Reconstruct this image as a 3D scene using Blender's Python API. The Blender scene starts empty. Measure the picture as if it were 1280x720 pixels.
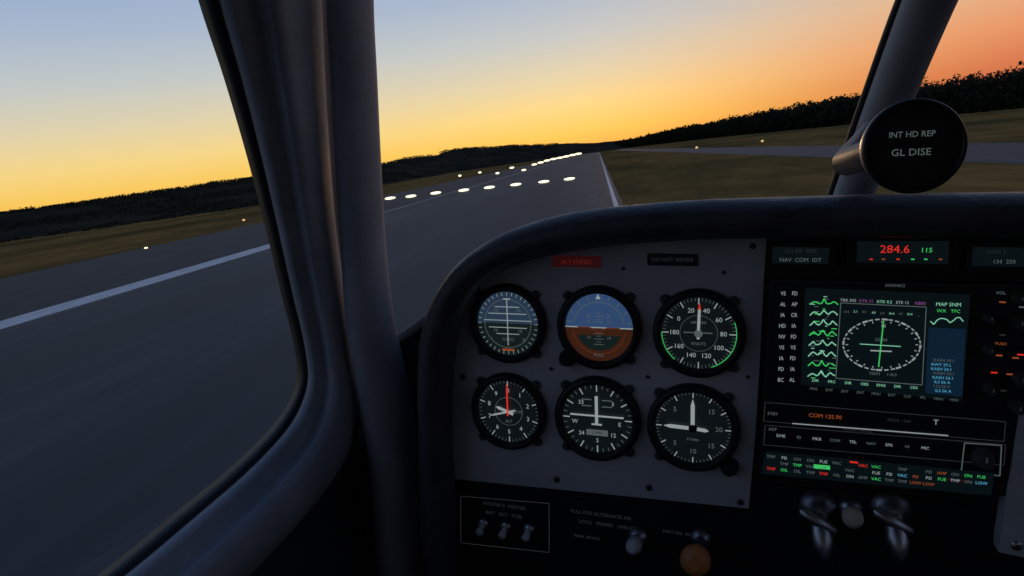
import bpy, math, random
from mathutils import Vector, Matrix, noise
random.seed(7)
scn=bpy.context.scene
scn.view_settings.view_transform='Standard'
try: scn.view_settings.look='None'
except Exception: pass
scn.view_settings.exposure=0
def lin(c):
    c=c/255.0
    return c/12.92 if c<=0.04045 else ((c+0.055)/1.055)**2.4
def S(r,g,b): return (lin(r),lin(g),lin(b),1)

# ---------------------------------------------------------------- camera calibration
H=4.0; FP=900.0
def cd(px,py): return Vector(((px-640)/FP,(360-py)/FP,-1.0))
hs=math.radians(7.6)
Yw=cd(748,187).normalized()
Zw=Vector((math.cos(hs),math.sin(hs),0)).cross(Yw).normalized()
Xw=Yw.cross(Zw).normalized()
C=Matrix((Xw,Yw,Zw))                    # camera -> world
FA=Vector((0.37,0.18,-1)).normalized()  # aircraft nose direction seen by the camera
rl=math.radians(2.1)
ZA=Vector((math.cos(rl),math.sin(rl),0)).cross(FA).normalized()
XA=FA.cross(ZA).normalized()
A=Matrix((XA,FA,ZA))                    # camera -> aircraft
M3=C@A.transposed()
MA=Matrix.Translation((0,0,H))@M3.to_4x4()
cam_d=bpy.data.cameras.new("camera"); cam=bpy.data.objects.new("camera",cam_d)
scn.collection.objects.link(cam); scn.camera=cam
cam.matrix_world=Matrix.Translation((0,0,H))@C.to_4x4()
cam_d.sensor_width=36; cam_d.lens=36*FP/1280; cam_d.clip_start=0.02; cam_d.clip_end=20000
def PY(px,py,Y):
    d=A@cd(px,py); return d*(Y/d.y)
def PX(px,py,X):
    d=A@cd(px,py); return d*(X/d.x)
def G(px,py,z=0.0):
    d=C@cd(px,py); t=(z-H)/d.z; return Vector((d.x*t,d.y*t,z))

# ---------------------------------------------------------------- materials
def mat(name,col,rough=0.6,metal=0.0,emit=None,es=0.0,noise_amt=0.15,nscale=60,bump=0.0,bscale=400,spec=0.5,lamp=False,rvar=0.0):
    m=bpy.data.materials.new(name); m.use_nodes=True
    nt=m.node_tree; p=nt.nodes["Principled BSDF"]
    p.inputs["Roughness"].default_value=rough; p.inputs["Metallic"].default_value=metal
    p.inputs["Specular IOR Level"].default_value=spec
    tc=nt.nodes.new("ShaderNodeTexCoord")
    n=nt.nodes.new("ShaderNodeTexNoise"); n.inputs["Scale"].default_value=nscale; n.inputs["Detail"].default_value=6
    n.inputs["Roughness"].default_value=.65
    nt.links.new(tc.outputs["Object"],n.inputs["Vector"])
    rp=nt.nodes.new("ShaderNodeMapRange"); rp.inputs[1].default_value=.3; rp.inputs[2].default_value=.7
    nt.links.new(n.outputs["Fac"],rp.inputs[0])
    mx=nt.nodes.new("ShaderNodeMix"); mx.data_type='RGBA'
    a=[c*(1-noise_amt) for c in col[:3]]+[1]; b=[min(1,c*(1+noise_amt)) for c in col[:3]]+[1]
    mx.inputs[6].default_value=a; mx.inputs[7].default_value=b
    nt.links.new(rp.outputs[0],mx.inputs[0]); nt.links.new(mx.outputs[2],p.inputs["Base Color"])
    if rvar>0:
        r2=nt.nodes.new("ShaderNodeMapRange"); r2.inputs[1].default_value=.3; r2.inputs[2].default_value=.7
        r2.inputs[3].default_value=rough-rvar; r2.inputs[4].default_value=rough+rvar
        nt.links.new(n.outputs["Fac"],r2.inputs[0]); nt.links.new(r2.outputs[0],p.inputs["Roughness"])
    if bump>0:
        n2=nt.nodes.new("ShaderNodeTexNoise"); n2.inputs["Scale"].default_value=bscale; n2.inputs["Detail"].default_value=3
        nt.links.new(tc.outputs["Object"],n2.inputs["Vector"])
        bp=nt.nodes.new("ShaderNodeBump"); bp.inputs["Strength"].default_value=bump; bp.inputs["Distance"].default_value=0.001
        nt.links.new(n2.outputs["Fac"],bp.inputs["Height"]); nt.links.new(bp.outputs["Normal"],p.inputs["Normal"])
    if emit:
        p.inputs["Emission Color"].default_value=emit; p.inputs["Emission Strength"].default_value=es
        if not lamp: m.cycles.emission_sampling='NONE'
    return m
PANEL=mat("panel_paint",(0.60,0.62,0.64,1),0.6,nscale=16,noise_amt=.13,bump=.45,bscale=800,rvar=.12)
FRAME=mat("frame_plastic",(0.38,0.40,0.43,1),0.68,nscale=13,noise_amt=.2,bump=.6,bscale=500,spec=.3,rvar=.12)
TRIM=mat("dark_trim",(0.07,0.072,0.08,1),0.7,nscale=20,noise_amt=.25,bump=.4)
RUB=mat("rubber",(0.008,0.008,0.01,1),0.6)
BLK=mat("black_plastic",(0.014,0.014,0.016,1),0.5,noise_amt=.3,bump=.25)
GLARE=mat("glareshield_vinyl",(0.075,0.07,0.075,1),0.5,nscale=30,noise_amt=.3,bump=.9,bscale=240,rvar=.12)
CHROME=mat("worn_metal",(0.6,0.6,0.62,1),0.38,1.0,rvar=.1)
DIAL=mat("dial_black",(0.014,0.018,0.02,1),0.4,emit=S(16,23,26),es=.6,noise_amt=.4)
DBLUE=mat("dial_blue",(0.08,0.16,0.36,1),0.5,emit=S(58,86,128),es=.62)
DBLU2=mat("dial_blue_grey",(0.08,0.14,0.2,1),0.5,emit=S(52,72,96),es=.5)
DBROWN=mat("dial_brown",(0.09,0.035,0.016,1),0.5,emit=S(84,44,26),es=.42)
DGREEN=mat("dial_green",(0.02,0.04,0.035,1),0.5,emit=S(22,36,33),es=.6)
MARK=mat("lit_marks",(0.4,0.4,0.4,1),0.5,emit=S(158,168,166),es=.75)
MARKD=mat("dim_marks",(0.2,0.2,0.2,1),0.5,emit=S(98,110,108),es=.6)
PRINT=mat("printed_marks",(0.4,0.4,0.43,1),0.6,emit=S(60,60,64),es=.25)
RED=mat("lit_red",(0.5,0.03,0.02,1),0.5,emit=S(235,50,38),es=.8)
REDD=mat("red_placard",(0.22,0.07,0.06,1),0.5,emit=S(90,24,22),es=.15)
REDP=mat("red_print",(0.6,0.2,0.15,1),0.5,emit=S(150,40,30),es=.3)
ORG=mat("lit_orange",(0.3,0.12,0.03,1),0.5,emit=S(190,95,50),es=.5)
ORGD=mat("dim_orange",(0.12,0.05,0.02,1),0.5,emit=S(120,64,38),es=.45)
GRN=mat("lit_green",(0.05,0.4,0.1,1),0.5,emit=S(62,200,100),es=.85)
GRNW=mat("lit_pale_green",(0.2,0.4,0.3,1),0.5,emit=S(135,205,172),es=.85)
CYAN=mat("lit_cyan",(0.1,0.3,0.4,1),0.5,emit=S(85,170,205),es=.8)
MAG=mat("lit_magenta",(0.3,0.1,0.3,1),0.5,emit=S(155,90,155),es=.6)
SCR=mat("screen_black",(0.008,0.012,0.014,1),0.25,emit=S(7,17,20),es=.8)
SCRB=mat("screen_blue",(0.01,0.02,0.04,1),0.25,emit=S(14,36,54),es=.75)
CREAM=mat("cream_knob",(0.75,0.66,0.52,1),0.4)
KNOBO=mat("orange_knob",(0.8,0.30,0.09,1),0.4)
WHT=mat("white_plastic",(0.8,0.8,0.82,1),0.4)

# ---------------------------------------------------------------- mesh builder
class B:
    def __init__(s): s.v=[];s.f=[];s.m=[];s.sm=[];s.mats=[]
    def mi(s,m):
        if m not in s.mats: s.mats.append(m)
        return s.mats.index(m)
    def add(s,vs,fs,m,smooth=False):
        o=len(s.v); k=s.mi(m); s.v+= [Vector(v) for v in vs]
        for f in fs: s.f.append([i+o for i in f]); s.m.append(k); s.sm.append(smooth)
    def poly(s,pts,m): s.add(pts,[list(range(len(pts)))],m)
    def grid(s,rows,m,smooth=True,closed=False):
        n=len(rows[0]); vs=[p for r in rows for p in r]; fs=[]
        for i in range(len(rows)-1):
            for j in range(n if closed else n-1):
                j2=(j+1)%n
                fs.append([i*n+j,i*n+j2,(i+1)*n+j2,(i+1)*n+j])
        s.add(vs,fs,m,smooth)
    def box(s,c,d,m,R=None):
        R=R or Matrix.Identity(3); c=Vector(c); vs=[]
        for x in(-.5,.5):
            for y in(-.5,.5):
                for z in(-.5,.5): vs.append(c+R@Vector((x*d[0],y*d[1],z*d[2])))
        s.add(vs,[[0,1,3,2],[4,6,7,5],[0,4,5,1],[2,3,7,6],[0,2,6,4],[1,5,7,3]],m)
    def lathe(s,c,axis,prof,m,seg=40,smooth=True,cap=True):
        """prof = list of (radius, distance along axis)"""
        axis=Vector(axis).normalized(); c=Vector(c)
        u=axis.orthogonal().normalized(); w=axis.cross(u)
        rows=[[c+axis*a+(u*math.cos(2*math.pi*k/seg)+w*math.sin(2*math.pi*k/seg))*r for k in range(seg)] for r,a in prof]
        s.grid(rows,m,smooth,True)
        if cap and prof[-1][0]>1e-5: s.add(rows[-1],[list(range(seg))],m)
    def tube(s,path,rad,m,seg=20,asp=1.0,ref=None):
        n=len(path); rows=[]
        for i,p in enumerate(path):
            t=(path[min(i+1,n-1)]-path[max(i-1,0)]).normalized()
            a=(ref or Vector((0,1,0))); a=(a-t*a.dot(t)).normalized(); b=t.cross(a)
            r=rad[i] if isinstance(rad,(list,tuple)) else rad
            rows.append([p+a*math.cos(2*math.pi*k/seg)*r*asp+b*math.sin(2*math.pi*k/seg)*r for k in range(seg)])
        s.grid(rows,m,True,True)
        s.add(rows[0],[list(range(seg))],m); s.add(rows[-1],[list(range(seg))],m)
    def obj(s,name,M=None,parent=None):
        me=bpy.data.meshes.new(name); me.from_pydata([tuple(v) for v in s.v],[],s.f)
        for m in s.mats: me.materials.append(m)
        me.polygons.foreach_set("material_index",s.m); me.polygons.foreach_set("use_smooth",s.sm)
        me.update(); o=bpy.data.objects.new(name,me); scn.collection.objects.link(o)
        if parent: o.parent=parent
        elif M is not None: o.matrix_world=M
        return o
_tc={}
def textmesh(body):
    if body in _tc: return _tc[body]
    cu=bpy.data.curves.new("t",'FONT'); cu.body=body; cu.size=1; cu.align_x='CENTER'; cu.align_y='CENTER'; cu.resolution_u=2
    o=bpy.data.objects.new("t",cu); scn.collection.objects.link(o)
    bpy.context.view_layer.update()
    e=o.evaluated_get(bpy.context.evaluated_depsgraph_get()); me=e.to_mesh()
    r=([v.co.copy() for v in me.vertices],[list(p.vertices) for p in me.polygons])
    e.to_mesh_clear(); bpy.data.objects.remove(o); bpy.data.curves.remove(cu)
    _tc[body]=r; return r
def ttext(b,body,c,size,m,sx=1.0,rot=0.0):
    vs,fs=textmesh(body); ca,sa=math.cos(rot),math.sin(rot)
    b.add([c+Vector(((v.x*sx*ca-v.y*sa)*size,0,(v.x*sx*sa+v.y*ca)*size)) for v in vs],fs,m)
YP=0.70
def P(px,py,off=0.0):   # a point on the instrument panel plane, raised 'off' towards the cabin
    p=PY(px,py,YP); return Vector((p.x,YP-off,p.z))
def txt(b,body,px,py,hpx,m,off=.004,sx=1.0):
    k=(P(px,py-5)-P(px,py+5)).length/10
    ttext(b,body,P(px,py,off),hpx*k*1.35,m,sx)
def quad(b,x0,y0,x1,y1,m,off,slope=0.05):
    b.poly([P(x0,y0,off),P(x0,y1,off),P(x1,y1+slope*(x1-x0),off),P(x1,y0+slope*(x1-x0),off)],m)
def line(b,p,q,w,m,off):
    a=P(*p,off); c=P(*q,off); d=(c-a).normalized(); n=Vector((d.z,0,-d.x))
    k=(P(p[0],p[1]-5)-P(p[0],p[1]+5)).length/10*w/2
    b.poly([a+n*k,a-n*k,c-n*k,c+n*k],m)
def slab(b,pts,m,o0,o1):
    r=[P(x,y,o0) for x,y in pts]
    f=[Vector((q.x,YP-o1,q.z)) for q in r]
    b.poly(f,m); n=len(pts)
    for i in range(n): b.poly([f[i],r[i],r[(i+1)%n],f[(i+1)%n]],m)
def spline(pts,n=8):
    out=[];P_=[Vector(p) for p in pts]
    for i in range(len(P_)-1):
        p0=P_[max(i-1,0)];p1=P_[i];p2=P_[i+1];p3=P_[min(i+2,len(P_)-1)]
        for k in range(n):
            t=k/n; out.append(0.5*((2*p1)+(p2-p0)*t+(2*p0-5*p1+4*p2-p3)*t*t+(3*p1-p0-3*p2+p3)*t**3))
    out.append(P_[-1]); return out
def screw(b,px,py,r=4,off=.003,m=CHROME):
    k=(P(px,py-5)-P(px,py+5)).length/10
    b.lathe(P(px,py,off),(0,-1,0),[(r*k,0),(r*k*.9,.0012),(r*k*.3,.0016)],m,14)
    c=P(px,py,off+.0019); b.box(c,(r*k*1.3,.0003,r*k*.25),BLK,Matrix.Rotation(random.uniform(0,3),3,'Y'))

# ---------------------------------------------------------------- instrument panel
b=B()
def sp2(l,n=6): return [(q.x,q.y) for q in spline([(x,y,0) for x,y in l],n)]
back=sp2([(545,950),(545,640),(543,560),(543,450),(554,390),(576,345),(613,317),(663,298),(740,284),(850,276),(1000,273),(1500,266)])
b.poly([P(x,y,0) for x,y in back]+[P(1500,950,0)],BLK)
face=sp2([(556,596),(553,520),(555,450),(566,390),(588,348),(622,320),(668,304),(740,295),(850,290)],5)+[(959,289),(955,345),(950,450),(944,545),(936,634)]
slab(b,face,PANEL,.0005,.003)
for x,y in [(598,352),(700,305),(941,307),(580,470),(566,585),(812,608),(926,626),(697,598)]: screw(b,x,y,4,.003,TRIM)
for x,y in [(780,335),(905,340),(690,460),(810,470),(935,470)]: screw(b,x,y,2.4,.003,TRIM)
slab(b,[(692,319),(752,320),(752,334),(692,333)],REDD,.003,.0042); txt(b,"ALT STATIC",722,327,5.5,REDP,.0048)
slab(b,[(810,316),(873,317),(873,332),(810,331)],BLK,.003,.0042); txt(b,"DO NOT SMOKE",841,324,5,PRINT,.0048)
slab(b,[(560,606),(934,644),(965,604),(1210,630),(1252,690),(1300,694),(1300,900),(560,900)],BLK,.0006,.004)
for p,q in [((578,618),(688,627)),((688,627),(688,688)),((688,688),(578,676)),((578,676),(578,618))]: line(b,p,q,1.0,PRINT,.0046)
txt(b,"AVIONICS  MASTER",632,630,4.5,PRINT,.0048); txt(b,"BAT   ALT   FUEL",632,641,4.5,PRINT,.0048)
txt(b,"PULL FOR ALTERNATE AIR",752,641,4.5,PRINT,.0048); txt(b,"LOCK   PRIMER   UNLOCK",762,654,4.5,PRINT,.0048)
txt(b,"PARK BRAKE",735,669,4,PRINT,.0048); txt(b,"MIXTURE  RICH",850,664,4,PRINT,.0048)
b.obj("instrument_panel",MA)
for i,(x,y) in enumerate([(606,652),(634,656),(663,659)]):
    s_=B(); c=P(x,y,.004)
    s_.lathe(c,(0,-1,0),[(.0065,0),(.0065,.003),(.005,.004),(.0032,.005)],CHROME,20)
    s_.lathe(c+Vector((0,-.004,0)),(0,-.8,-.4),[(.0028,0),(.0042,.008),(.0046,.010),(.003,.012)],WHT,16)
    s_.obj("toggle_switch",MA)

def instrument(name,px,py,rp,fn,knob=None):
    b=B(); c=P(px,py,.003)
    R=(P(px,py-rp)-P(px,py+rp)).length/2
    prof=[(R,0),(R,.005),(R*.96,.0085),(R*.88,.0095),(R*.83,.0085),(R*.815,.002)]
    b.lathe(c,(0,-1,0),prof,BLK,56,cap=False)
    for a in (45,135,225,315):
        q=c+Vector((math.cos(math.radians(a))*R*1.04,0,math.sin(math.radians(a))*R*1.04))
        b.lathe(q,(0,-1,0),[(R*.11,0),(R*.11,.003),(R*.08,.004)],TRIM,14)
        b.lathe(q+Vector((0,-.004,0)),(0,-1,0),[(R*.05,0),(R*.04,.001)],TRIM,10)
    def at(x,z,o): return c+Vector((x*R,-o,z*R))
    def disc(r,m,o,a0=0,a1=360,z0=0):
        n=48; b.poly([at(r*math.cos(math.radians(a0+(a1-a0)*k/n)),r*math.sin(math.radians(a0+(a1-a0)*k/n))+z0,o) for k in range(n+1 if a1-a0<360 else n)],m)
    def seg(x0,z0,x1,z1,w,m,o,w2=None):
        a=at(x0,z0,o);d=at(x1,z1,o)-a;n=Vector((d.z,0,-d.x)).normalized()*R*.5;w2=w if w2 is None else w2
        b.poly([a+n*w,a-n*w,a+d-n*w2,a+d+n*w2],m)
    def ring(r0,r1,m,o,a0=0,a1=360,n=48):
        rows=[[at(r*math.cos(math.radians(a0+(a1-a0)*k/n)),r*math.sin(math.radians(a0+(a1-a0)*k/n)),o) for k in range(n+1)] for r in (r0,r1)]
        b.grid(rows,m,False)
    def ticks(n,r0,r1,w,m,o,a0=0,a1=360):
        for k in range(n):
            a=math.radians(a0+(a1-a0)*k/n); seg(r0*math.sin(a),r0*math.cos(a),r1*math.sin(a),r1*math.cos(a),w,m,o)
    def tx(s,x,z,h,m,o,sx=1.0,rot=0): ttext(b,s,at(x,z,o),h*R*1.35,m,sx,rot)
    def ndl(ang,l,w,m,o,tail=.15,tip=None):
        a=math.radians(ang);sx,cz=math.sin(a),math.cos(a)
        seg(-tail*sx,-tail*cz,l*.8*sx,l*.8*cz,w,m,o); seg(l*.8*sx,l*.8*cz,l*sx,l*cz,w,tip or m,o,.01)
    disc(.82,DIAL,.0022)
    fn(disc,seg,ring,ticks,tx,ndl,at,b,R)
    if knob:
        q=c+Vector((knob[0]*R,0,knob[1]*R))
        b.lathe(q,(0,-1,0),[(R*.2,0),(R*.2,.004),(R*.13,.005),(R*.13,.014),(R*.09,.016)],BLK,20)
    b.obj(name,MA)
def f1(disc,seg,ring,ticks,tx,ndl,at,b,R):
    disc(.80,DGREEN,.0026,180,360); disc(.80,DBLU2,.0026,0,180)
    ticks(36,.70,.78,.012,MARK,.003); ring(.60,.615,MARKD,.0032)
    for z,w in((.42,.32),(.25,.5),(.08,.62),(-.1,.5),(-.26,.3)): seg(-w,z,w,z,.018,MARK,.0034)
    seg(0,-.55,0,.6,.022,MARK,.0036)
    for x,z,s in((-.3,.33,"20"),(.3,.33,"20"),(-.32,-.18,"10"),(.32,-.18,"10"),(0,-.4,"GYRO"),(-.42,-.4,"L"),(.42,-.4,"R")): tx(s,x,z,.085,MARKD,.0035)
    seg(-.16,-.66,.16,-.66,.05,ORG,.0037); seg(-.09,.62,.09,.62,.03,MARK,.0037)
def f2(disc,seg,ring,ticks,tx,ndl,at,b,R):
    disc(.80,DBROWN,.0026,180,360); disc(.80,DBLUE,.0026,0,180)
    disc(.55,DGREEN,.0028,200,340)
    seg(-.8,0,.8,0,.025,MARK,.003)
    ring(.62,.64,ORGD,.0032,190,350); ring(.60,.615,MARKD,.0032,10,170)
    ticks(9,.68,.77,.02,MARKD,.0033,-80,100)
    for z in (.14,.27,-.14,-.27,-.4): seg(-.12,z,.12,z,.013,MARKD,.0033)
    for z in (.2,.34,-.2,-.34): seg(-.06,z,.06,z,.011,MARKD,.0033)
    seg(-.5,.0,-.2,0,.035,ORGD,.0038);seg(.5,.0,.2,0,.035,ORGD,.0038);seg(-.2,0,0,-.1,.025,ORGD,.0038);seg(.2,0,0,-.1,.025,ORGD,.0038)
    b.poly([at(0,.8,.0038),at(-.06,.68,.0038),at(.06,.68,.0038)],MARK)
    tx("PULL",0,-.66,.08,MARKD,.0035)
    for s in(-1,1): tx("10",s*.24,.14,.07,MARKD,.0034); tx("20",s*.24,.27,.07,MARKD,.0034); tx("10",s*.24,-.24,.07,MARKD,.0034)
def f3(disc,seg,ring,ticks,tx,ndl,at,b,R):
    ticks(60,.72,.79,.010,MARKD,.003);ticks(12,.65,.79,.022,MARK,.0032)
    ring(.795,.81,GRN,.0031,-70,20); ring(.795,.81,GRN,.0031,180,230)
    ring(.40,.408,MARKD,.003)
    for k in range(10):
        a=math.radians(36*k+18); tx(str((k*20+40)%200),.53*math.sin(a),.53*math.cos(a),.11,MARK,.003)
    tx("KNOTS",0,-.24,.07,MARKD,.003); tx("AIRSPEED",0,.24,.06,MARKD,.003)
    ndl(2,.68,.06,MARK,.0055,.12,RED); seg(-.32,.02,.3,.02,.022,MARKD,.0044)
    b.lathe(at(0,0,.0045),(0,-1,0),[(R*.09,0),(R*.07,.003)],MARKD,16)
def f4(disc,seg,ring,ticks,tx,ndl,at,b,R):
    ticks(50,.73,.8,.010,MARKD,.003);ticks(10,.66,.8,.022,MARK,.0032); ring(.36,.37,MARKD,.003)
    for k in range(10):
        a=math.radians(36*k); tx(str(k),.54*math.sin(a),.54*math.cos(a),.12,MARK,.003)
    ndl(0,.74,.04,RED,.0058,.1); ndl(-105,.5,.045,MARK,.005,.2); ndl(-70,.34,.08,MARK,.0048)
    tx("29.92",.25,.0,.08,MARKD,.003); tx("ALT",0,-.26,.08,MARKD,.003)
def f5(disc,seg,ring,ticks,tx,ndl,at,b,R):
    ticks(36,.71,.8,.012,MARKD,.003); ticks(12,.64,.8,.024,MARK,.0032)
    seg(-.62,.08,.62,.08,.04,MARK,.005); seg(0,-.1,0,.55,.07,MARK,.0052); seg(-.12,-.12,.12,-.12,.04,MARK,.0052)
    for z in(.3,.45): seg(-.35,z,-.12,z,.022,MARKD,.004);seg(.12,z,.35,z,.022,MARKD,.004)
    for a,t in((-90,"W"),(90,"E"),(180,"S"),(-45,"33"),(45,"3"),(135,"12"),(-135,"24")):
        a=math.radians(a); tx(t,.52*math.sin(a),.52*math.cos(a)-(.1 if abs(math.cos(a))<.1 else 0),.1,MARK,.0034)
    seg(-.25,-.33,.25,-.33,.14,MARKD,.0036); tx("2 MIN",0,-.33,.07,DIAL,.0042)
def f6(disc,seg,ring,ticks,tx,ndl,at,b,R):
    ticks(60,.75,.8,.010,MARKD,.003);ticks(12,.68,.8,.022,MARK,.0032)
    for k,t in enumerate(["0","5","10","15","20","15","10","5"]):
        a=math.radians(45*k-90)
        if k not in (0,2): tx(t,.55*math.sin(a),.55*math.cos(a),.115,MARKD,.003)
    ndl(0,.66,.085,MARK,.006,.0,MARK); ndl(-88,.62,.085,MARK,.0055,.0); ndl(96,.34,.08,MARK,.005,.0)
    tx("FT/MIN",0,-.28,.06,MARKD,.003)
    b.lathe(at(0,0,.0045),(0,-1,0),[(R*.1,0),(R*.08,.003)],BLK,16)
instrument("turn_coordinator",637,403,49,f1)
instrument("attitude_indicator",750,408,52,f2,(-.78,-.78))
instrument("airspeed_indicator",874,415,55,f3)
instrument("altimeter",638,512,47,f4)
instrument("heading_indicator",748,521,52,f5)
instrument("vertical_speed_indicator",867,532,54,f6,(.78,-.82))

# ---------------------------------------------------------------- avionics stack
b=B(); rnd=random.Random(3)
for pts in ([(960,302),(1044,303),(1042,333),(958,332)],[(1057,296),(1195,296),(1194,336),(1056,333)],[(1205,302),(1300,302),(1300,340),(1204,336)]):
    slab(b,pts,BLK,.001,.010)
slab(b,[(966,307),(1036,308),(1034,328),(965,327)],SCR,.010,.0108)
slab(b,[(1070,300),(1183,300),(1182,328),(1069,326)],SCR,.010,.0108)
slab(b,[(1212,307),(1300,308),(1300,332),(1211,330)],SCR,.010,.0108)
txt(b,"121.80  GPS",1000,312,5,PRINT,.0118,1.1); txt(b,"NAV  COM  IDT",1000,323,5,MARKD,.0118)
txt(b,"284.6",1116,310,10,RED,.0118,1.1); txt(b,"115",1155,311,6,GRN,.0118,1.1)
for x,m in((1085,RED),(1100,ORG),(1118,RED),(1136,GRN),(1152,GRN),(1170,ORG)): quad(b,x,321,x+4,322.6,m,.0118)
txt(b,"COM 2",1240,313,5,PRINT,.0118); txt(b,"134  250",1250,325,5,MARKD,.0118)
b.obj("radio_unit",MA)
b=B()
slab(b,[(964,346),(1300,353),(1290,612),(1240,610),(950,582)],BLK,.001,.016)
for p,q in [((965,348),(1300,354.5)),((964,348),(951,580))]: line(b,p,q,1.2,TRIM,.0164)
slab(b,[(1006,356),(1207,364),(1197,494),(1000,474)],SCR,.016,.0168)
o=.0178
txt(b,"AVIONICS",1115,353,3.5,MARKD,o)
for i in range(9):
    y=363+i*13.2
    for x in(979-i*.4,993-i*.4): txt(b,rnd.choice(["HD","CR","AL","VS","NV","AP","BC","IA","FD"]),x,y,5,MARK,.0172,.8)
for i in range(8):
    y=374+i*12.5; pr=None
    for k in range(13):
        x=1012-i*.5+k*2.8; yy=y+(-3 if k%4==2 else 3 if k%4==0 else 0)*(1.5 if k in(5,6,7) else .7)+rnd.uniform(-1,1)
        if pr: line(b,pr,(x,yy),1.3,GRNW if i%3 else GRN,o)
        pr=(x,yy)
for i in range(34):
    x=1009+rnd.random()*30; y=366+i*3.0; quad(b,x,y,x+rnd.uniform(2,9),y+.9,rnd.choice([GRN,GRNW,MARKD]),o)
for p,q in [((1049,374),(1153,379)),((1153,379),(1148,474)),((1148,474),(1043,466)),((1043,466),(1049,374))]: line(b,p,q,.9,MARKD,o)
cx,cy=1099,425
for k in range(36):
    a0=math.radians(k*10);a1=math.radians(k*10+(6.5 if k%3 else 8.5))
    line(b,(cx+47*math.cos(a0),cy+31*math.sin(a0)),(cx+47*math.cos(a1),cy+31*math.sin(a1)),2.1 if k%3==0 else 1.4,MARK,o)
for k in range(24):
    a=math.radians(k*15); line(b,(cx+41*math.cos(a),cy+27*math.sin(a)),(cx+44*math.cos(a),cy+29*math.sin(a)),1.0,MARK,o)
line(b,(1101,396),(1095,452),1.3,GRN,o+.0003); line(b,(1072,424),(1122,427),.9,GRNW,o+.0003); line(b,(1085,432),(1111,433),1.5,MARK,o+.0003)
txt(b,"GS 84",1098,419,4,MARKD,o+.0005); txt(b,"N",1101,402,4.5,MARK,o+.0005)
for i in range(5): txt(b,["TRK 042","DTK 31","XTK 0.2","ETE 12","KBED"][i],1058+i*22,371+i*.9,3.6,[MARK,MAG,GRNW,MARK,MAG][i],o)
for i in range(9): txt(b,rnd.choice(["014","A3","-- ","2.1","KT"]),1056+i*11,384+rnd.uniform(0,2)+i*.5,2.8,GRNW if i%2 else MARKD,o)
txt(b,"TERM     118.0",1100,461,3.6,MARKD,o)
slab(b,[(1156,404),(1201,406),(1197,488),(1152,484)],SCRB,.0168,.0172)
pr=None
for k in range(11):
    x=1158+k*4; y=395+4*math.sin(k*1.3)+rnd.uniform(-2,2)
    if pr: line(b,pr,(x,y),1.1,GRNW,o)
    pr=(x,y)
txt(b,"MAP 5NM",1180,376,4.6,GRNW,o); txt(b,"WX   TFC",1180,384,4.2,GRN,o)
for i in range(8): txt(b,rnd.choice(["KASH 24.1","RWY 29 L","112.35 V","ILS 06 A","4.8 NM","FL 035"]),1173+rnd.uniform(-2,2),444+i*5.3,3.6,CYAN if i%3 else MARKD,o+.0004)
for k in range(10): txt(b,rnd.choice(["FPL","MNU","ENT","CLR","MSG"]),1016+k*19,479+k*1.5,3.2,MARKD,o)
for k in range(7): txt(b,rnd.choice(["DIR","RNG","CRS","PRC","OBS"]),1018+k*20,469+k*1.4,3.4,GRNW,o)
for x,y,m in((1246,372,ORG),(1246,412,PRINT),(1242,437,ORG),(1262,440,ORG),(1236,458,RED),(1255,460,ORG),(1270,378,MARKD),(1247,480,PRINT),(1268,436,RED)): quad(b,x-4,y,x+4,y+1.8,m,.0168)
txt(b,"VOL",1244,362,4,MARKD,.0168); txt(b,"PUSH",1244,424,3.6,ORG,.0168)
for (y0,y1) in ((496,519),(524,548)):
    for p,q in [((957,y0),(1250,y0+23)),((1250,y0+23),(1248,y1+24)),((1248,y1+24),(955,y1)),((955,y1),(957,y0))]: line(b,p,q,.9,PRINT,.0168)
txt(b,"COM 125.90",1030,513,5,ORG,.0172); txt(b,"STBY",966,510,3.8,MARKD,.0172)
txt(b,"T",1165,520,6.5,MARK,.0172); txt(b,"XPDR 1200",1120,518,3.8,PRINT,.0172)
quad(b,990,521,1180,522.2,MARK,.0172,.075)
for k in range(9): txt(b,["DME","ID","MKR","COM","TEL","NAV","SPK","HI","MIC"][k],976+k*22,537+k*1.8,3.6,MARKD if k%2 else MARK,.0172)
txt(b,"ADF",966,529,3.6,MARKD,.0172);txt(b,"AUDIO PANEL",1070,530,3.6,PRINT,.0172)
for p,q in [((1200,545),(1245,548)),((1245,548),(1243,585)),((1243,585),(1196,580)),((1196,580),(1200,545))]: line(b,p,q,1.1,MARKD,.0168)
b.obj("avionics_display",MA)
b=B()
slab(b,[(957,556),(1236,582),(1232,609),(952,583)],SCR,.016,.0175)
cols=[RED,MARKD,ORG,GRN,MARKD,MARKD,CYAN,MARKD,GRN,MARK,MARKD,MARKD,MARK]
for k in range(17):
    x=964+k*16; y=562+k*1.5
    for r in range(3):
        if rnd.random()<.78:
            txt(b,rnd.choice(["OIL","VAC","LOW","AMP","ON","FUE","TMP","PSI"]),x,y+r*7.4,3.8,rnd.choice(cols),.0182)
quad(b,1016,571,1036,576,GRN,.0179,.09); quad(b,1060,567,1070,569,RED,.0179,.09); quad(b,1176,588,1202,590,REDD,.0179,.09)
b.obj("annunciator_panel",MA)
for x,y,r in((1264,368,7),(1228,392,6),(1264,398,8),(1228,430,6),(1266,466,8),(1230,478,7),(1222,563,12),(1262,500,8)):
    kb=B(); k=(P(x,y-5)-P(x,y+5)).length/10
    kb.lathe(P(x,y,.016),(0,-1,0),[(r*k,0),(r*k,.002),(r*k*.8,.003),(r*k*.75,.012),(r*k*.6,.014)],TRIM,24)
    kb.box(P(x,y-r*.35,.016)+Vector((0,-.0145,0)),(r*k*.14,.0008,r*k*.5),PRINT); kb.obj("control_knob",MA)
b=B()
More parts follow.
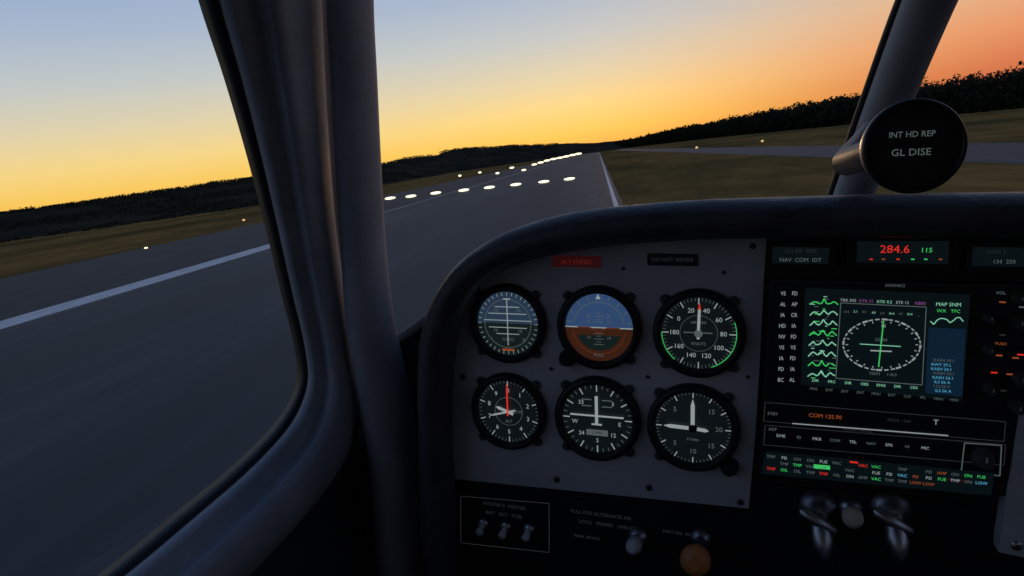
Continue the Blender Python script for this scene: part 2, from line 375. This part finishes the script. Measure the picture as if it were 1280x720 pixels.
slab(b,[(1268,500),(1300,502),(1300,688),(1240,676),(1252,600)],PANEL,.001,.02); screw(b,1262,668,6,.02,CHROME); b.obj("panel_trim",MA)

# ---------------------------------------------------------------- engine controls
def lever(name,px,py,mknob,r,L,tilt=0.0):
    b=B(); c=P(px,py,.004); ax=Vector((tilt,-1,.12)).normalized()
    b.lathe(c,ax,[(.010,0),(.010,.006),(.006,.008),(.0045,.010),(.0045,L)],CHROME,24)
    b.lathe(c+ax*L,ax,[(.004,0),(r*.8,.002),(r,.007),(r,.014),(r*.85,.019),(r*.4,.022)],mknob,28); b.obj(name,MA)
lever("mixture_control",877,670,KNOBO,.014,.045)
lever("alternate_air_knob",799,668,WHT,.008,.014)
lever("throttle_control",1062,632,CREAM,.009,.015)
for x in (1022,1112):
    b=B(); c=P(x,632,.004)
    b.lathe(c,(0,-1,0),[(.017,0),(.017,.004),(.013,.007),(.009,.016),(.007,.02)],CHROME,28)
    b.lathe(c+Vector((0,-.018,0)),(.1,-.35,-.6),[(.006,0),(.009,.01),(.010,.022),(.006,.034),(.003,.037)],CHROME,20)
    b.lathe(c+Vector((-.017,-.026,.008)),(.86,0,-.5),[(.001,0),(.005,.003),(.0055,.018),(.005,.034),(.001,.037)],CHROME,16); b.obj("fuel_valve_handle",MA)

# ---------------------------------------------------------------- glareshield
b=B()
path=spline([PY(x,y,.672) for x,y in [(549,950),(549,740),(548,640),(545,560),(545,460),(556,396),(580,351),(618,321),(668,301),(740,286),(850,276),(950,273),(1100,270),(1300,268),(1600,266)]],8)
b.tube(path,[.0175+.0035*noise.noise(p*6) for p in path],GLARE,24,asp=1.5)
def shr(p,Y,dz=0,dx=1.0): return Vector((p.x*dx,Y,p.z+dz))
b.grid([[shr(p,.68,.012) for p in path],[shr(p,.80,.012) for p in path],[shr(p,1.0,-.005) for p in path],[shr(p,1.25,-.08) for p in path]],GLARE)
b.obj("glareshield",MA)

# ---------------------------------------------------------------- cabin shell / door frame
b=B()
L0=[(215,-150),(255,0),(285,95),(312,190),(336,285),(356,370),(371,432),(374,478),(352,525),(300,580),(220,647),(130,720),(0,815)]
L4=[(395,-150),(402,0),(406,95),(412,190),(420,285),(432,370),(443,440),(448,500),(438,560),(405,615),(350,680),(290,740),(160,850)]
L5=[(440,-150),(440,0),(442,95),(447,190),(453,285),(460,370),(468,440),(478,520),(482,600),(480,680),(470,760),(455,830),(420,950)]
def mixl(a,c,t): return [(p[0]+(q[0]-p[0])*t,p[1]+(q[1]-p[1])*t) for p,q in zip(a,c)]
def pl(l,X):
    r=spline([PX(x,y,X) for x,y in l],6)
    r=[r[0]+Vector((0,-.15,.25))]+r+[Vector((X,-.25,r[-1].z)),Vector((X,-.7,r[-1].z))]
    return r
rows=[pl(mixl(L0,L4,t),X) for t,X in((-.05,-.515),(0,-.502),(.07,-.490),(.13,-.487))]
b.grid(rows,RUB)
rows=[pl(mixl(L0,L4,t),X) for t,X in((.125,-.492),(.16,-.476),(.26,-.466),(.44,-.462),(.50,-.455),(.56,-.444),(.70,-.438),(.86,-.438),(.95,-.444),(1.0,-.456))]
b.grid(rows,FRAME)
r4=pl(L4,-.456); r45=pl(mixl(L4,L5,.12),-.48); r5=pl(L5,-.475)
b.grid([r4,r45,r5],TRIM)
b.obj("window_frame",MA)
b=B()
col=spline([PX(x,y,-.415) for x,y in [(438,-260),(438,-120),(438,0),(443,100),(448,200),(454,300),(463,400),(478,480),(494,570),(503,660),(508,760),(510,880)]],6)
n=len(col)
b.tube(col,[.0205+.008*min(1,max(0,(i/n-.45)/.35)) for i in range(n)],FRAME,28,asp=1.5)
b.obj("windshield_pillar",MA)
b=B(); zl=r5[-1].z; z0=pl(L0,-.5)[-1].z
b.box((.23,-.33,.46),(1.56,1.9,.04),FRAME)
b.box((.23,-1.27,-.28),(1.56,.04,1.44),FRAME)
b.box((.23,-.1,-1.0),(1.56,2.3,.04),TRIM)
b.box((-.53,-.15,(-1.0+z0)/2),(.03,2.3,z0+1.0),TRIM)
b.box((-.53,-1.0,0),(.03,.56,.9),FRAME)
b.box((.99,-.15,-.62),(.03,2.3,.76),TRIM); b.box((.99,-1.0,0),(.03,.56,.9),FRAME); b.box((.99,.62,.1),(.03,.06,.68),FRAME)
b.box((-.53,-.3,.40),(.03,1.9,.1),FRAME); b.box((.99,-.3,.40),(.03,1.9,.1),FRAME)
def q3(pts,Y,m): b.poly([PY(x,y,Y) for x,y in pts],m)
q3([(470,428),(500,424),(534,398),(556,380),(600,420),(600,1000),(400,1000)],.735,TRIM)
b.box((.23,1.0,-.62),(1.5,.03,.78),BLK)
b.obj("cabin_shell",MA)
b=B(); sl=spline([PY(x,y,.73) for x,y in [(480,430),(503,421),(522,408),(545,392)]],6); b.tube(sl,.006,FRAME,12); b.obj("windshield_sill",MA)
b=B()
pa=spline([PY(1262,-230,.66),PY(1211,-110,.74),PY(1162,0,.82),PY(1112,125,.92),PY(1066,245,1.02),PY(1046,300,1.06)],6)
b.tube(pa,.0235,FRAME,28)
pb=spline([PY(1228,-230,.67),PY(1179,-110,.75),PY(1128,0,.83),PY(1082,125,.93),PY(1040,245,1.03),PY(1022,300,1.07)],6)
b.tube(pb,.0065,RUB,14)
b.obj("windshield_post",MA)
c=PY(1143,183,.56)
k=(PY(1143,173,.56)-PY(1143,193,.56)).length/20
R=60*k
mt=B()
mt.lathe(c+Vector((0,.055,0)),(0,-1,0),[(R*.55,-.004),(R*.82,.0),(R*.92,.010),(R*.94,.045)],CHROME,56,cap=False)
mt.lathe(c+Vector((0,.055,0)),(0,-1,0),[(R*.945,.040),(R,.043),(R*1.0,.052),(R*.95,.056),(R*.90,.0555),(R*.88,.052)],BLK,56)
mt.tube([c+Vector((-.01,.05,0)),c+Vector((-.03,.14,-.01)),PY(1095,160,.88)],.012,BLK,14,ref=Vector((0,0,1)))
ttext(mt,"INT HD REP",c+Vector((-.002,-.0010,.008)),10.5*k,MARKD,.95); ttext(mt,"GL DISE",c+Vector((-.002,-.0010,-.004)),12.5*k,MARKD,1.05)
mt.obj("magnetic_compass",MA)

# ---------------------------------------------------------------- world outside
def gmat(name,c1,c2,sc,stretch=(1,1,1),rough=.9,c3=None,sc2=.02,bump=0,spec=.3):
    m=bpy.data.materials.new(name); m.use_nodes=True; nt=m.node_tree; p=nt.nodes["Principled BSDF"]
    p.inputs["Roughness"].default_value=rough; p.inputs["Specular IOR Level"].default_value=spec
    tc=nt.nodes.new("ShaderNodeTexCoord"); mp=nt.nodes.new("ShaderNodeMapping"); mp.inputs["Scale"].default_value=stretch
    nt.links.new(tc.outputs["Object"],mp.inputs["Vector"])
    n=nt.nodes.new("ShaderNodeTexNoise"); n.inputs["Scale"].default_value=sc; n.inputs["Detail"].default_value=8; n.inputs["Roughness"].default_value=.65
    nt.links.new(mp.outputs[0],n.inputs["Vector"])
    mx=nt.nodes.new("ShaderNodeMix"); mx.data_type='RGBA'; mx.inputs[6].default_value=c1; mx.inputs[7].default_value=c2
    rp=nt.nodes.new("ShaderNodeValToRGB"); rp.color_ramp.elements[0].position=.35; rp.color_ramp.elements[1].position=.65
    nt.links.new(n.outputs["Fac"],rp.inputs[0]); nt.links.new(rp.outputs[0],mx.inputs[0]); out=mx.outputs[2]
    if c3:
        n2=nt.nodes.new("ShaderNodeTexNoise"); n2.inputs["Scale"].default_value=sc2; n2.inputs["Detail"].default_value=6
        nt.links.new(mp.outputs[0],n2.inputs["Vector"])
        r2=nt.nodes.new("ShaderNodeValToRGB"); r2.color_ramp.elements[0].position=.45; r2.color_ramp.elements[1].position=.62
        nt.links.new(n2.outputs["Fac"],r2.inputs[0])
        m2=nt.nodes.new("ShaderNodeMix"); m2.data_type='RGBA'; m2.inputs[7].default_value=c3
        nt.links.new(out,m2.inputs[6]); nt.links.new(r2.outputs[0],m2.inputs[0]); out=m2.outputs[2]
    nt.links.new(out,p.inputs["Base Color"])
    if bump:
        bp=nt.nodes.new("ShaderNodeBump"); bp.inputs["Strength"].default_value=bump; bp.inputs["Distance"].default_value=.05
        nt.links.new(n.outputs["Fac"],bp.inputs["Height"]); nt.links.new(bp.outputs[0],p.inputs["Normal"])
    return m
GRASS=gmat("dry_grass",(.46,.25,.075,1),(.22,.13,.045,1),.3,(1,.3,1),1.0,c3=(.15,.11,.04,1),sc2=.035,bump=.4,spec=0)
ASPH=gmat("asphalt",(.075,.080,.080,1),(.038,.042,.045,1),.9,(1,.06,1),.75,c3=(.034,.038,.043,1),sc2=.14,bump=.1)
ASP2=gmat("old_asphalt",(.060,.060,.064,1),(.036,.037,.042,1),.8,(1,.2,1),.85,bump=.1)
ASP3=gmat("taxi_asphalt",(.13,.125,.12,1),(.09,.088,.085,1),.8,(1,.2,1),.85,bump=.1)
PAINT=gmat("white_paint",(.85,.85,.85,1),(.6,.6,.6,1),1.5,(1,.3,1),.6)
WOOD=gmat("hill_scrub_hazed",(.05,.046,.034,1),(.075,.06,.036,1),.05,c3=(.035,.036,.028,1),sc2=.02,rough=1,spec=0)  # distance haze is painted in as a lighter base colour
xl=G(170,357).x; xr=G(760,225).x; xs=(G(0,345).x+G(325,281).x)/2
t0=G(1280,205).x; t1=G(1280,178).x
def sheet(name,x0,x1,y0,y1,z,m,nx=1,ny=1):
    b=B(); b.grid([[Vector((x0+(x1-x0)*i/nx,y0+(y1-y0)*j/ny,z)) for i in range(nx+1)] for j in range(ny+1)],m,False); return b.obj(name)
sheet("ground",-9000,9000,-3000,14000,0,GRASS,4,4)
sheet("runway",xl-1.5,xr+.5,-150,1300,.012,ASPH,1,4)
sheet("apron",xs,xl-1.5,-150,700,.008,ASP2,1,4)
sheet("taxiway",t0,t1,-150,1200,.010,ASP3)
b=B(); ye=G(450,276).y
for (x0,x1,y0,y1) in ((xl-1.1,xl+1.1,-140,ye),(xl-.12,xl+.12,ye,1290),(xr-.16,xr+.16,-140,1290)): b.poly([Vector((x0,y0,.018)),Vector((x1,y0,.018)),Vector((x1,y1,.018)),Vector((x0,y1,.018))],PAINT)
b.obj("runway_marking")
tab=[(-100,260,650,17),(-40,260,650,17),(-25,280,750,20),(-17,450,1000,21),(-13,650,1300,32),(-11,900,1500,41),(-7,1000,1600,37),(-3,1200,1700,29),(0,1300,1800,21),(6,1500,2000,16),(20,1500,2400,30)]
def tl(a):
    for i in range(len(tab)-1):
        if tab[i][0]<=a<=tab[i+1][0]:
            t=(a-tab[i][0])/(tab[i+1][0]-tab[i][0]); t=t*t*(3-2*t); return [tab[i][k]+(tab[i+1][k]-tab[i][k])*t for k in(1,2,3)]
def hz(a,t):
    r0,rc,zc=tl(a); r=r0+(rc-r0)*t; e=min(t,1); s_=e*e*(3-2*e)
    x=r*math.sin(math.radians(a)); y=r*math.cos(math.radians(a))
    z=-.3+zc*s_*(1 if t<=1 else 1-.5*(t-1))
    z*=1+.22*noise.noise(Vector((x*.006,y*.006,0))); z+=s_*1.2*noise.noise(Vector((x*.04,y*.04,3)))
    return Vector((x,y,z))
b=B(); rows=[]; a=-100.0
while a<=20:
    rows.append([hz(a,j/8) for j in range(13)]); a+=.35
b.grid(rows,WOOD,True); b.obj("hills")

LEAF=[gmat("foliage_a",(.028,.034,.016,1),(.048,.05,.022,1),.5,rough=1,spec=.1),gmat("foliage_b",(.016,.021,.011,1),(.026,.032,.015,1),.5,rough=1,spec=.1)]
LEAF2=[gmat("scrub_hazed_a",(.06,.06,.04,1),(.09,.08,.05,1),.3,rough=1,spec=0),gmat("scrub_hazed_b",(.035,.038,.028,1),(.055,.055,.036,1),.3,rough=1,spec=0)]  # leaf colours lightened to paint haze over the left rise
BARK=gmat("bark",(.05,.04,.03,1),(.03,.025,.02,1),3)
rt=random.Random(11)
def rv(): return Vector((rt.gauss(0,1),rt.gauss(0,1),rt.gauss(0,1))).normalized()
def tree(b,x,y,h,base=0.0,nq=150,ls=.5,lo=.3,wf=1.0):
    w=h*rt.uniform(.26,.38)*wf; tr=h*.022
    lean=rt.uniform(-.3,.3)
    b.grid([[Vector((x+lean*t+tr*(1.2-t)*math.cos(k*1.257),y+tr*(1.2-t)*math.sin(k*1.257),base+h*.85*t)) for k in range(5)] for t in(0,.4,1)],BARK,True,True)
    cl=[]
    for i in range(8):
        zz=rt.uniform(lo,.93); rr=w*(1.0-abs(zz-.5)*1.2)*rt.uniform(.2,.9); aa=rt.uniform(0,6.28)
        cl.append((Vector((x+rr*math.cos(aa),y+rr*math.sin(aa),base+h*zz)),w*rt.uniform(.35,.6)))
    for c,r in cl:
        a0=Vector((x+lean*.4,y,base+h*.35)); d=(c-a0)*.9; n=d.orthogonal().normalized()*tr*.4
        b.add([a0+n,a0-n,a0+d],[[0,1,2]],BARK)
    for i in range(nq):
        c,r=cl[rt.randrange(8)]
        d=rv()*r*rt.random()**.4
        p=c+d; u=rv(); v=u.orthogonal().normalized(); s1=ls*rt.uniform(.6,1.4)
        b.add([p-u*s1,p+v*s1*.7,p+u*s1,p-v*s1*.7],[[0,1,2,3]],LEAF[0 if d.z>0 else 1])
def along(path,y):
    for i in range(len(path)-1):
        if path[i][1]<=y<=path[i+1][1]:
            t=(y-path[i][1])/(path[i+1][1]-path[i][1]); return [path[i][k]+(path[i+1][k]-path[i][k])*t for k in(0,2)]
tp=[(112,-60,11),(114,190,11.5),(118,300,12.8),(121,360,13.6),(128,600,17),(134,800,19),(114,1000,20),(75,1300,18),(25,1700,15)]
b=B(); y=-50.0
while y<1690:
    x,h=along(tp,y)
    for r in range(4):
        hh=h*rt.uniform(.78,1.0)*(.55 if r==0 and rt.random()<.6 else 1)
        tree(b,x+r*5+rt.uniform(-2,2),y+rt.uniform(-2,2),hh,0,150 if y<500 else 80,.55 if y<400 else 1.0 if y<900 else 1.5,.08 if r<3 else .25,1.3)
    y+=3.0 if y<400 else 4.5 if y<900 else 7
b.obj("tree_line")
# low scrub covering the rise on the left
b=B()
for i in range(6000):
    a=rt.uniform(-64,-3); t=rt.random()**.9*1.03; p=hz(a,t); r0,rc,_=tl(a); D=r0+(rc-r0)*t
    if noise.noise(Vector((p.x*.012,p.y*.012,9)))<-.12+.3*(1-t)-.2: continue
    hh=rt.uniform(1.1,2.4)*(.75+D/1400)
    for q in range(11):
        c=p+Vector((rt.gauss(0,1)*hh*.9,rt.gauss(0,1)*hh*.9,hh*(.1+.6*rt.random()**1.3)))
        u=rv(); v=u.orthogonal().normalized(); s1=hh*rt.uniform(.18,.34)
        b.add([c-u*s1,c+v*s1*.7,c+u*s1,c-v*s1*.7],[[0,1,2,3]],LEAF2[rt.random()<.65])
b.obj("woodland")

p=G(228,264)
b=B(); SHED=gmat("shed_wall",(.75,.72,.7,1),(.6,.58,.56,1),2); ROOF=gmat("shed_roof",(.5,.5,.52,1),(.4,.4,.4,1),2)
b.box((p.x,p.y,1.3),(4,4,2.6),SHED)
b.add([(p.x-2.3,p.y-2.3,2.6),(p.x+2.3,p.y-2.3,2.6),(p.x+2.3,p.y+2.3,2.6),(p.x-2.3,p.y+2.3,2.6),(p.x-2.3,p.y,3.7),(p.x+2.3,p.y,3.7)],[[0,1,5,4],[2,3,4,5],[0,4,3],[1,2,5]],ROOF)
b.box((p.x-.8,p.y-2.02,1.0),(1,.06,2.0),BLK); b.box((p.x+1.1,p.y-2.02,1.5),(1,.06,.8),BLK); b.box((p.x+2.02,p.y,1.2),(.06,1.4,1.8),BLK)
b.obj("wooden_shed")
LAMP=mat("lamp_lens",(.8,.8,.7,1),.3,emit=(1,.95,.62,1),es=1.7,lamp=True)
LAMPF=mat("lamp_lens_far",(.8,.8,.7,1),.3,emit=(1,.9,.55,1),es=1.8,lamp=True)
LAMPO=mat("lamp_amber",(.8,.5,.2,1),.3,emit=(1,.62,.22,1),es=.8,lamp=True)
def rlight(px,py,w=9,hh=3,m=LAMP):
    g=G(px,py); d=g.length; s1=d/FP
    wx=w*s1; hz_=hh*s1; b=B(); z=.1+hz_; rows=[]
    for i in range(9):
        th=math.pi*i/8
        rows.append([g+Vector((wx*math.sin(th)*math.cos(k*math.pi/8),min(wx,.6)*math.sin(th)*math.sin(k*math.pi/8),z+hz_*math.cos(th))) for k in range(16)])
    b.grid(rows,m,True,True)
    b.lathe(g,(0,0,1),[(.12,0),(.10,.06),(.06,.07),(.06,max(.08,z-hz_*.8))],BLK,12)
    b.box(g+Vector((0,0,z-hz_*.95)),(wx*1.2,.12,.05),BLK)
    b.obj("runway_light")
for x,y in[(488,250),(514,247.5),(545,243.5),(580,240),(612,236.5),(645,233),(680,229.5),(712,226)]: rlight(x,y,7,1.6)
for x,y,w in[(575,221,2),(600,217,2),(622,218,2.5),(640,211,3),(655,214,3),(668,207,3.5),(676,204.5,4),(684,202,4),(692,200,4.5),(700,198.5,4.5),(708,196.8,4.5),(716,195,4.5),(723,193.5,4.5),(730,192,4),(736,190.8,4),(741,189.8,3.5),(682,197.5,3),(693,195.5,3),(704,193.5,3.5),(714,192,3.5),(722,190.8,3.5)]: rlight(x,y,w,1.15,LAMPF)
for x,y in[(305,277),(871,186),(953,178),(505,222)]: rlight(x,y,1.6,1.2,LAMPO)
for x,y in[(183,312),(655,196)]: rlight(x,y,2.0,.9,LAMPF)

# ---------------------------------------------------------------- sky
w=bpy.data.worlds.new("World"); scn.world=w; w.use_nodes=True; nt=w.node_tree; nt.nodes.clear()
N=nt.nodes.new; Lk=nt.links.new
out=N("ShaderNodeOutputWorld"); tc=N("ShaderNodeTexCoord"); sp=N("ShaderNodeSeparateXYZ"); Lk(tc.outputs["Generated"],sp.inputs[0])
def ramp(stops):
    r=N("ShaderNodeValToRGB"); e=r.color_ramp.elements
    e[0].position=stops[0][0]; e[0].color=S(*stops[0][1]); e[1].position=stops[-1][0]; e[1].color=S(*stops[-1][1])
    for p_,c_ in stops[1:-1]:
        q=e.new(p_); q.color=S(*c_)
    Lk(sp.outputs[2],r.inputs[0]); return r
rA=ramp([(0,(250,176,78)),(.025,(252,204,96)),(.06,(247,216,138)),(.10,(226,212,174)),(.15,(196,202,200)),(.21,(168,185,208)),(.30,(142,168,205)),(.5,(98,128,174)),(1,(48,70,114))])
rB=ramp([(0,(188,88,64)),(.035,(216,118,80)),(.075,(234,150,104)),(.12,(230,178,136)),(.17,(212,188,163)),(.23,(182,180,181)),(.32,(148,162,186)),(.5,(98,120,160)),(1,(48,70,114))])
rC=ramp([(0,(78,82,100)),(.12,(96,100,116)),(.3,(84,100,128)),(1,(48,70,114))])
at=N("ShaderNodeMath"); at.operation='ARCTAN2'; Lk(sp.outputs[0],at.inputs[0]); Lk(sp.outputs[1],at.inputs[1])
mr=N("ShaderNodeMapRange"); mr.interpolation_type='SMOOTHSTEP'; mr.inputs[1].default_value=math.radians(-4); mr.inputs[2].default_value=math.radians(30); Lk(at.outputs[0],mr.inputs[0])
m1=N("ShaderNodeMix"); m1.data_type='RGBA'; Lk(mr.outputs[0],m1.inputs[0]); Lk(rA.outputs[0],m1.inputs[6]); Lk(rB.outputs[0],m1.inputs[7])
m2=N("ShaderNodeMapRange"); m2.interpolation_type='SMOOTHSTEP'; m2.inputs[1].default_value=.45; m2.inputs[2].default_value=-.35; m2.inputs[3].default_value=0; m2.inputs[4].default_value=1
Lk(sp.outputs[1],m2.inputs[0])
m3=N("ShaderNodeMix"); m3.data_type='RGBA'; Lk(m2.outputs[0],m3.inputs[0]); Lk(m1.outputs[2],m3.inputs[6]); Lk(rC.outputs[0],m3.inputs[7])
bg=N("ShaderNodeBackground"); bg.inputs[1].default_value=.96; Lk(m3.outputs[2],bg.inputs[0])
sk=N("ShaderNodeTexSky"); sk.sky_type='NISHITA'; sk.sun_disc=False; sk.sun_elevation=math.radians(0.5); sk.sun_rotation=math.radians(2)
bg2=N("ShaderNodeBackground"); bg2.inputs[1].default_value=.012; Lk(sk.outputs[0],bg2.inputs[0])
ad=N("ShaderNodeAddShader"); Lk(bg.outputs[0],ad.inputs[0]); Lk(bg2.outputs[0],ad.inputs[1]); Lk(ad.outputs[0],out.inputs[0])
sd=bpy.data.lights.new("sun",'SUN'); sd.energy=.12; sd.angle=math.radians(.5); sd.color=(1,.6,.35)
so=bpy.data.objects.new("sun",sd); scn.collection.objects.link(so)
so.rotation_euler=Vector((-math.sin(math.radians(2)),-1,-.03)).to_track_quat('-Z','Y').to_euler()
